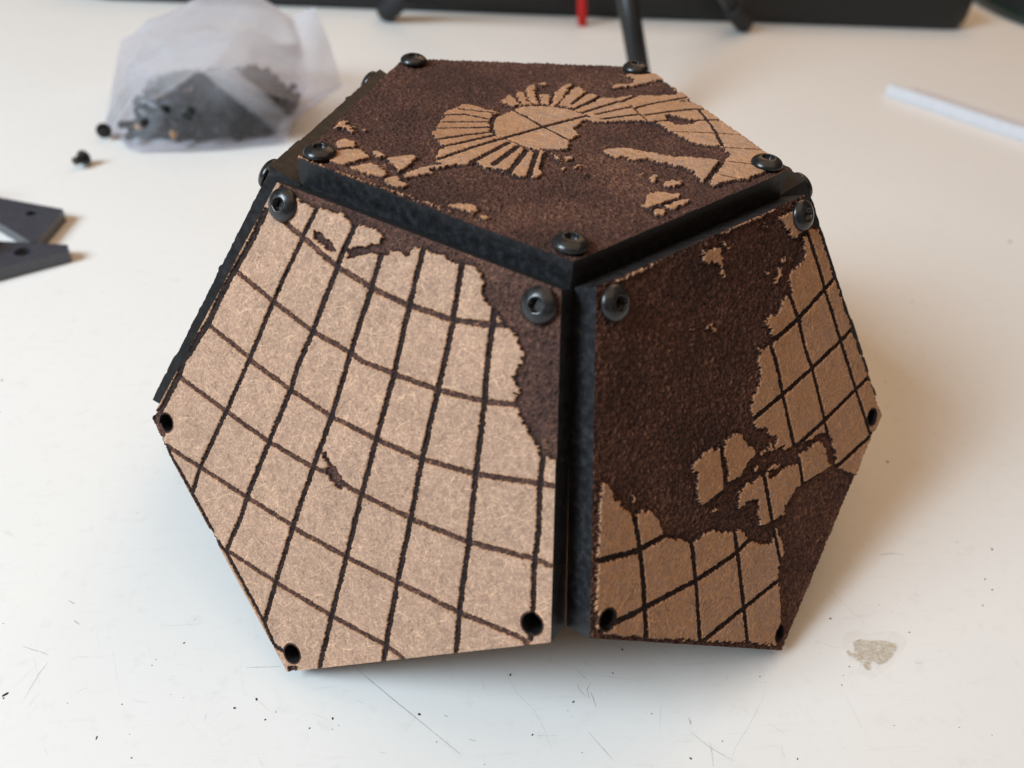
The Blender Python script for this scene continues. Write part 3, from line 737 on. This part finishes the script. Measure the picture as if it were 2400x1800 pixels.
inner = [[(-2.521, 3.16, 0.266), (-2.21, 3.06, 0.42), (-1.926, 3.05, 0.566), (-1.682, 3.06, 0.498), (-1.324, 3.3, 0.285)], [(-2.584, 3.4, 0.361), (-2.238, 3.25, 0.501), (-1.916, 3.2, 0.632), (-1.632, 3.2, 0.599), (-1.312, 3.45, 0.421)], [(-2.61, 3.75, 0.46), (-2.286, 3.65, 0.58), (-1.956, 3.6, 0.683), (-1.654, 3.6, 0.681), (-1.342, 3.7, 0.557)]]
hem = [[(-1.472, 3.16, 0.175), (-1.359, 3.28, 0.221), (-1.209, 3.4, 0.29), (-1.027, 3.56, 0.361)], [(-1.462, 3.16, 0.13), (-1.345, 3.28, 0.17), (-1.194, 3.4, 0.242), (-1.021, 3.56, 0.316)]]
dn = lambda p, dx, dy, z: (p[0] + dx, p[1] + dy, z)
back = [front[4], [dn(p, 0, .30, p[2] * .72) for p in front[4]], [dn(p, 0, .48, p[2] * .35) for p in front[4]], [dn(p, 0, .42, .005) for p in front[4]]]
side = [[front[i][0] for i in range(5)], [dn(front[0][0], -.02, .45, .005), dn(front[1][0], -.03, .45, .10), dn(front[2][0], -.03, .42, .19), dn(front[3][0], -.02, .28, front[3][0][2] * .9), front[4][0]],
        [back[3][0], dn(back[3][0], 0, .05, .10), back[2][0], back[1][0], front[4][0]]]
sheet('front_film', front, 3, 1, .035); sheet('back_film', back, 3, 2, .03); sheet('left_film', side, 3, 3, .01)
sheet('seam_fin', fin, 3, 4, .012); sheet('seam_fin', [[(x + .004, y + .015, z) for x, y, z in q] for q in fin], 3, 4, .012)
sheet('tucked_fold', fold, 3, 5, .008); sheet('tucked_fold', [[(x + .02, y + .015, z) for x, y, z in q] for q in fold], 3, 5, .008)
sheet('inner_fold', inner, 3, 6, .04)
sheet('folded_hem', hem, 3, 7, .004); sheet('folded_hem', [[(x, y - .012, z) for x, y, z in q] for q in hem], 3, 7, .004)
sheet('bag_floor', [front[0], [dn(p, 0, .6, .004) for p in front[0]], back[3]], 2, 8, 0)
# heap of screws inside
bm = bmesh.new(); hm = bpy.data.meshes.new('tmp'); r = random.Random(5)
def add_low_screw(bm, M4, mat):
    seg = 9; rings = []
    for rr, z in ((.05, 0), (.0535, .006), (.045, .022), (.02, .031)): rings.append([bm.verts.new(M4 @ Vector((rr * S * math.cos(6.283 * i / seg), rr * S * math.sin(6.283 * i / seg), z * S))) for i in range(seg)])
    fs = []
    for a, b in zip(rings[:-1], rings[1:]):
        for i in range(seg): fs.append(bm.faces.new((a[i], a[(i + 1) % seg], b[(i + 1) % seg], b[i])))
    fs.append(bm.faces.new(rings[-1])); fs.append(bm.faces.new(rings[0][::-1]))
    sh = [[bm.verts.new(M4 @ Vector((.027 * S * math.cos(6.283 * i / 6), .027 * S * math.sin(6.283 * i / 6), z * S))) for i in range(6)] for z in (0, -.15)]
    for i in range(6): fs.append(bm.faces.new((sh[0][i], sh[0][(i + 1) % 6], sh[1][(i + 1) % 6], sh[1][i])))
    fs.append(bm.faces.new(sh[1]))
    for f_ in fs: f_.material_index = mat
cnt = 0
while cnt < 700:
    x, y = r.uniform(-2.62, -1.52), r.uniform(3.05, 4.05)
    yf = 2.972 + (-2.456 - x) * 1.255 if x < -2.456 else 2.972 + (x + 2.456) * .222
    if y < yf + (.155 if x > -2.3 else .22) or x < -2.50: continue
    zmax = min(.36, .06 + 1.9 * (y - yf - .06), .06 + .9 * (4.05 - y), .06 + .75 * (x + 2.56), .08 + 1.6 * (-1.46 - x)); z = .05 + r.random() ** .7 * max(0, zmax - .07)
    M4 = Matrix.Translation(((x - BO.x) * S, (y - BO.y) * S, z * S)) @ Matrix.Rotation(r.uniform(0, 6.28), 4, 'Z') @ Matrix.Rotation(r.uniform(1.1, 2.0), 4, 'X')
    add_low_screw(bm, M4, 1 if r.random() < .025 else 0); cnt += 1
heap = bm_obj('screw_heap', bm, [M_steel, M_brass]); heap.location = BO * S
tag(heap, 'dark heap of many small screws seen through the frosted bag', 'screws', None, 'stuff')

# ------------------------------------------------------------------ keyboard, mouse, tripod, red stick, white strip
def rounded_slab(w, d, h, rc, rb, seg=10):
    """slab with rounded plan corners and a rolled lower and upper edge, base at z=0, front at y=0"""
    pts = rounded([(0, 0), (w, 0), (w, d), (0, d)], rc, seg); n = len(pts); bm = bmesh.new(); cx, cy = w / 2, d / 2; rings = []
    prof = [(rb, 0)] + [(rb * (1 - math.sin(t)), rb * (1 - math.cos(t))) for t in np.linspace(.3, 1.57, 5)] + [(rb * (1 - math.cos(t)), h - rb + rb * math.sin(t)) for t in np.linspace(0, 1.57, 6)]
    for ins, z in prof:
        ring = []
        for x, y in pts:
            fx = (w / 2 - ins) / (w / 2); fy = (d / 2 - ins) / (d / 2); ring.append(bm.verts.new((cx + (x - cx) * fx, cy + (y - cy) * fy, z)))
        rings.append(ring)
    for a, b in zip(rings[:-1], rings[1:]):
        for i in range(n): bm.faces.new((a[i], a[(i + 1) % n], b[(i + 1) % n], b[i]))
    bm.faces.new(rings[0][::-1]); bm.faces.new(rings[-1]); return bm
kb = empty('keyboard', (-4.05 * S, 6.645 * S, 0), (0, 0, math.atan2(.343, 9.5)))
tag(kb, 'long low black keyboard with rounded ends along the back of the desk', 'keyboard')
bm = rounded_slab(10.32, 2.9, .50, .42, .12)
for v in bm.verts: v.co = v.co * S
bm_obj('case', bm, [M_black], kb, True)
for qx in (1.2, 9.0):
    bm = rounded_slab(.5, .2, .03, .08, .008, 4)
    for v in bm.verts: v.co = (v.co + Vector((qx, .2, -.0)) * 1.0) * S
    bm_obj('foot', bm, [M_rubber], kb, True)
mo = empty('computer_mouse', (7.70 * S, 8.08 * S, 0)); tag(mo, 'dark glossy rounded computer mouse cut by the top right corner', 'mouse')
def dome(a, b, h, z0, power=2.5, seg=40, rings=12):
    bm = bmesh.new(); R_ = []
    for j in range(rings):
        t = j / (rings - 1) * math.pi / 2; cr = math.cos(t) ** .8; z = z0 + h * math.sin(t) ** 1.1; ring = []
        for i in range(seg):
            u = 6.28318 * i / seg; c, s_ = math.cos(u), math.sin(u); k_ = (abs(c) ** power + abs(s_) ** power) ** (-1 / power)
            ring.append(bm.verts.new((a * cr * k_ * c * S, b * cr * k_ * s_ * S, z * S)))
        R_.append(ring)
    for x, y in zip(R_[:-1], R_[1:]):
        for i in range(seg): bm.faces.new((x[i], x[(i + 1) % seg], y[(i + 1) % seg], y[i]))
    bmesh.ops.remove_doubles(bm, verts=bm.verts, dist=1e-7); bm.faces.new([v for v in R_[0] if v.is_valid][::-1]); return bm
bm_obj('shell', dome(.66, 1.12, .62, .08), [M_black], mo, True)
bm = bmesh.new()
pr = [[bm.verts.new((a * (abs(math.cos(u)) ** 2.5 + abs(math.sin(u)) ** 2.5) ** -.4 * math.cos(u) * S, a * 1.7 * (abs(math.cos(u)) ** 2.5 + abs(math.sin(u)) ** 2.5) ** -.4 * math.sin(u) * S, z * S)) for u in [6.28318 * i / 40 for i in range(40)]] for a, z in ((.62, 0.0), (.665, .03), (.672, .10), (.655, .16))]
for x, y in zip(pr[:-1], pr[1:]):
    for i in range(40): bm.faces.new((x[i], x[(i + 1) % 40], y[(i + 1) % 40], y[i]))
bm.faces.new(pr[0][::-1]); bm_obj('base_band', bm, [M_green], mo, True)
bm = bmesh.new(); bmesh.ops.create_cone(bm, cap_ends=True, segments=20, radius1=.10 * S, radius2=.10 * S, depth=.08 * S)
bmesh.ops.rotate(bm, verts=bm.verts, cent=(0, 0, 0), matrix=Matrix.Rotation(math.pi / 2, 3, 'Y')); bmesh.ops.translate(bm, verts=bm.verts, vec=(0, .55 * S, .62 * S)); bm_obj('wheel', bm, [M_rubber], mo, True)

def tube(bm, pts, radii, seg=18):
    rings = []
    for i, p in enumerate(pts):
        p = Vector(p); d = (Vector(pts[min(i + 1, len(pts) - 1)]) - Vector(pts[max(i - 1, 0)])).normalized(); qt = d.to_track_quat('Z', 'Y')
        rings.append([bm.verts.new((p + qt @ Vector((radii[i] * math.cos(6.28318 * j / seg), radii[i] * math.sin(6.28318 * j / seg), 0))) * S) for j in range(seg)])
    for a, b in zip(rings[:-1], rings[1:]):
        for j in range(seg): bm.faces.new((a[j], a[(j + 1) % seg], b[(j + 1) % seg], b[j]))
    bm.faces.new(rings[0][::-1]); bm.faces.new(rings[-1]); return bm
tri = empty('mini_tripod', (0, 0, 0)); tag(tri, 'small black tripod whose three rubber-tipped legs stand behind the globe', 'tripod')
AP = Vector((1.02, 5.38, 2.05))
for fx, fy in ((-.78, 6.42), (3.20, 6.62), (1.436, 3.685)):
    ft = Vector((fx, fy, .105)); d = (AP - ft).normalized()
    bm = bmesh.new(); tube(bm, [ft + d * .25, ft + d * 1.2, AP - d * .1], [.085, .092, .098]); lg = bm_obj('leg', bm, [M_rod], tri, True)
    bm = bmesh.new(); tube(bm, [ft - d * .09, ft - d * .07, ft, ft + d * .16, ft + d * .30, ft + d * .33], [.05, .085, .112, .118, .112, .09]); bm_obj('rubber_tip', bm, [M_rubber], lg, True)
bm = bmesh.new(); tube(bm, [AP + Vector((0, 0, -.2)), AP + Vector((0, 0, -.15)), AP + Vector((0, 0, .15)), AP + Vector((0, 0, .2))], [.12, .2, .2, .12]); bm_obj('hub', bm, [M_black], tri, True)
bm = bmesh.new(); tube(bm, [AP + Vector((0, 0, .2)), AP + Vector((0, 0, .8))], [.09, .09]); bm_obj('column', bm, [M_rod], tri, True)

bm = bmesh.new(); bmesh.ops.create_cube(bm, size=1); bmesh.ops.scale(bm, verts=bm.verts, vec=(.125 * S, .05 * S, 1.5 * S)); bmesh.ops.translate(bm, verts=bm.verts, vec=(0, 0, .75 * S))
bmesh.ops.bevel(bm, geom=bm.edges[:], offset=.012 * S, segments=2, affect='EDGES')
for v in bm.verts:
    if v.co.z < .2 * S: v.co.x *= .8
rs = bm_obj('red_stick', bm, [M_red], None, True); rs.location = (1.350 * S, 6.55 * S, .002 * S); rs.rotation_euler = (math.radians(-6), math.radians(-7), math.radians(8))
tag(rs, 'bright red flat plastic stick standing against the keyboard front', 'stick')

# white channel strip at the right
A = Vector((4.043, 4.741, 0)); B = Vector((5.7, 2.60, 0)); dv = (B - A).normalized(); nv = Vector((-dv.y, dv.x, 0))
st = empty('plastic_strip', A * S, (0, 0, math.atan2(dv.y, dv.x))); tag(st, 'white plastic strip with a raised bright edge lying on the right', 'strip')
def bar(name, x0, x1, y0, y1, z0, z1, mat, par, bev=.008):
    bm = bmesh.new(); bmesh.ops.create_cube(bm, size=1); bmesh.ops.scale(bm, verts=bm.verts, vec=((x1 - x0) * S, (y1 - y0) * S, (z1 - z0) * S)); bmesh.ops.translate(bm, verts=bm.verts, vec=((x0 + x1) / 2 * S, (y0 + y1) / 2 * S, (z0 + z1) / 2 * S))
    bmesh.ops.bevel(bm, geom=bm.edges[:], offset=bev * S, segments=2, affect='EDGES'); return bm_obj(name, bm, [mat], par)
bar('front_edge', 0, 2.6, 0, .06, 0, .105, M_white, st)
bar('flat_web', .10, 2.6, .06, .42, .0, .03, M_white, st)

# ------------------------------------------------------------------ desk wear: scratches, crumbs, glue spot
def ribbon(bm, pts, w, z):
    pts = [Vector((x, y, 0)) for x, y in pts]
    # smooth with midpoints and taper
    fine = []
    for a, b in zip(pts[:-1], pts[1:]):
        for j in range(6): fine.append(a.lerp(b, j / 6))
    fine.append(pts[-1]); n = len(fine); L, R2 = [], []
    for i, p in enumerate(fine):
        d = (fine[min(i + 1, n - 1)] - fine[max(i - 1, 0)]).normalized(); nn = Vector((-d.y, d.x, 0)); ww = w * (.25 + .75 * math.sin(math.pi * min(max(i / (n - 1), .04), .96)) ** .6) * random.uniform(.6, 1.15)
        p = p + nn * random.uniform(-.15, .15) * w
        L.append(bm.verts.new(((p.x + nn.x * ww / 2) * S, (p.y + nn.y * ww / 2) * S, z))); R2.append(bm.verts.new(((p.x - nn.x * ww / 2) * S, (p.y - nn.y * ww / 2) * S, z)))
    for i in range(n - 1): bm.faces.new((L[i], L[i + 1], R2[i + 1], R2[i]))
groups = {'strong': bmesh.new(), 'mid': bmesh.new(), 'faint': bmesh.new()}
for w, s_, p in SCRATCHES:
    ribbon(groups['strong' if s_ > .75 else 'mid' if s_ > .45 else 'faint'], P(p, 1000), w * .8, .00006)
rr = random.Random(3)
for _ in range(110):                                 # fine random nicks all over the worn front half
    x, y = rr.uniform(-2.6, 2.9), rr.uniform(-1.7, 1.2); a = rr.uniform(0, 3.14); L = rr.choice([.015, .02, .03, .05, .10]) * rr.uniform(.6, 1.3)
    ribbon(groups['faint' if rr.random() < .8 else 'mid'], [(x, y), (x + math.cos(a) * L * .5 + rr.uniform(-.01, .01), y + math.sin(a) * L * .5), (x + math.cos(a) * L, y + math.sin(a) * L)], rr.uniform(.0025, .006), .00005)
for nm, al in (('strong', .42), ('mid', .20), ('faint', .10)):
    o = bm_obj('scratches', groups[nm], [mat_alpha('scratch_' + nm, (.16, .15, .15), al)], desk); tag(o, None, None, None, 'stuff')
bm = bmesh.new()
specks = [(x, y, rx * .8, ry * .7, a) for x, y, rx, ry, a in SPECKS] + [(rr.uniform(-2.5, 2.9), rr.uniform(-1.7, 1.6), rr.uniform(.003, .006), rr.uniform(.003, .006), rr.uniform(0, 180)) for _ in range(36)]
for x, y, rx, ry, a in specks:
    n = 7; ca, sa = math.cos(math.radians(a)), math.sin(math.radians(a)); hgt = min(rx, ry) * .8; lo, hi = [], []
    for i in range(n):
        u = 6.28318 * i / n; k_ = random.uniform(.65, 1.15); ex, ey = rx * k_ * math.cos(u), ry * k_ * math.sin(u)
        lo.append(bm.verts.new(((x + ex * ca - ey * sa) * S, (y + ex * sa + ey * ca) * S, .00002))); hi.append(bm.verts.new(((x + .6 * (ex * ca - ey * sa)) * S, (y + .6 * (ex * sa + ey * ca)) * S, hgt * S * random.uniform(.5, 1))))
    for i in range(n): bm.faces.new((lo[i], lo[(i + 1) % n], hi[(i + 1) % n], hi[i]))
    bm.faces.new(hi)
cr = bm_obj('crumbs', bm, [M_crumb]); tag(cr, 'dark crumbs and dust specks scattered over the white desk', 'crumbs', None, 'stuff')

def film_patch(name, outline, z, t, mat, parent, cell=.012, bump=.0):
    pts = P(outline, 1000); xs_ = [p[0] for p in pts]; ys_ = [p[1] for p in pts]
    pts = rounded(pts, .012, 3); cx, cy = sum(p[0] for p in pts) / len(pts), sum(p[1] for p in pts) / len(pts); bm = bmesh.new()
    loops = [[Vector((x, y, 0)) for x, y in pts]]; tri_ = geometry.tessellate_polygon(loops); n = len(pts)
    lo = [bm.verts.new((x * S, y * S, z)) for x, y in pts]; hi = [bm.verts.new(((cx + (x - cx) * .975) * S, (cy + (y - cy) * .975) * S, z + t)) for x, y in pts]
    for i in range(n): bm.faces.new((lo[i], lo[(i + 1) % n], hi[(i + 1) % n], hi[i]))
    for a, b, c in tri_: bm.faces.new((hi[a], hi[b], hi[c]))
    return bm_obj(name, bm, [mat], parent)
gl = film_patch('glue_spot', GLUE, .00004, .00016, mat_glue('clear_glue_film', .02, .07, (.60, .54, .42), 400), None)
tag(gl, 'dried clear glue blot on the desk right of the globe', 'glue spot')
film_patch('crackled_core', GLUE_CORE, .00024, .00022, mat_glue('crackled_glue', .02, .55, (.50, .38, .22), 1700), gl)
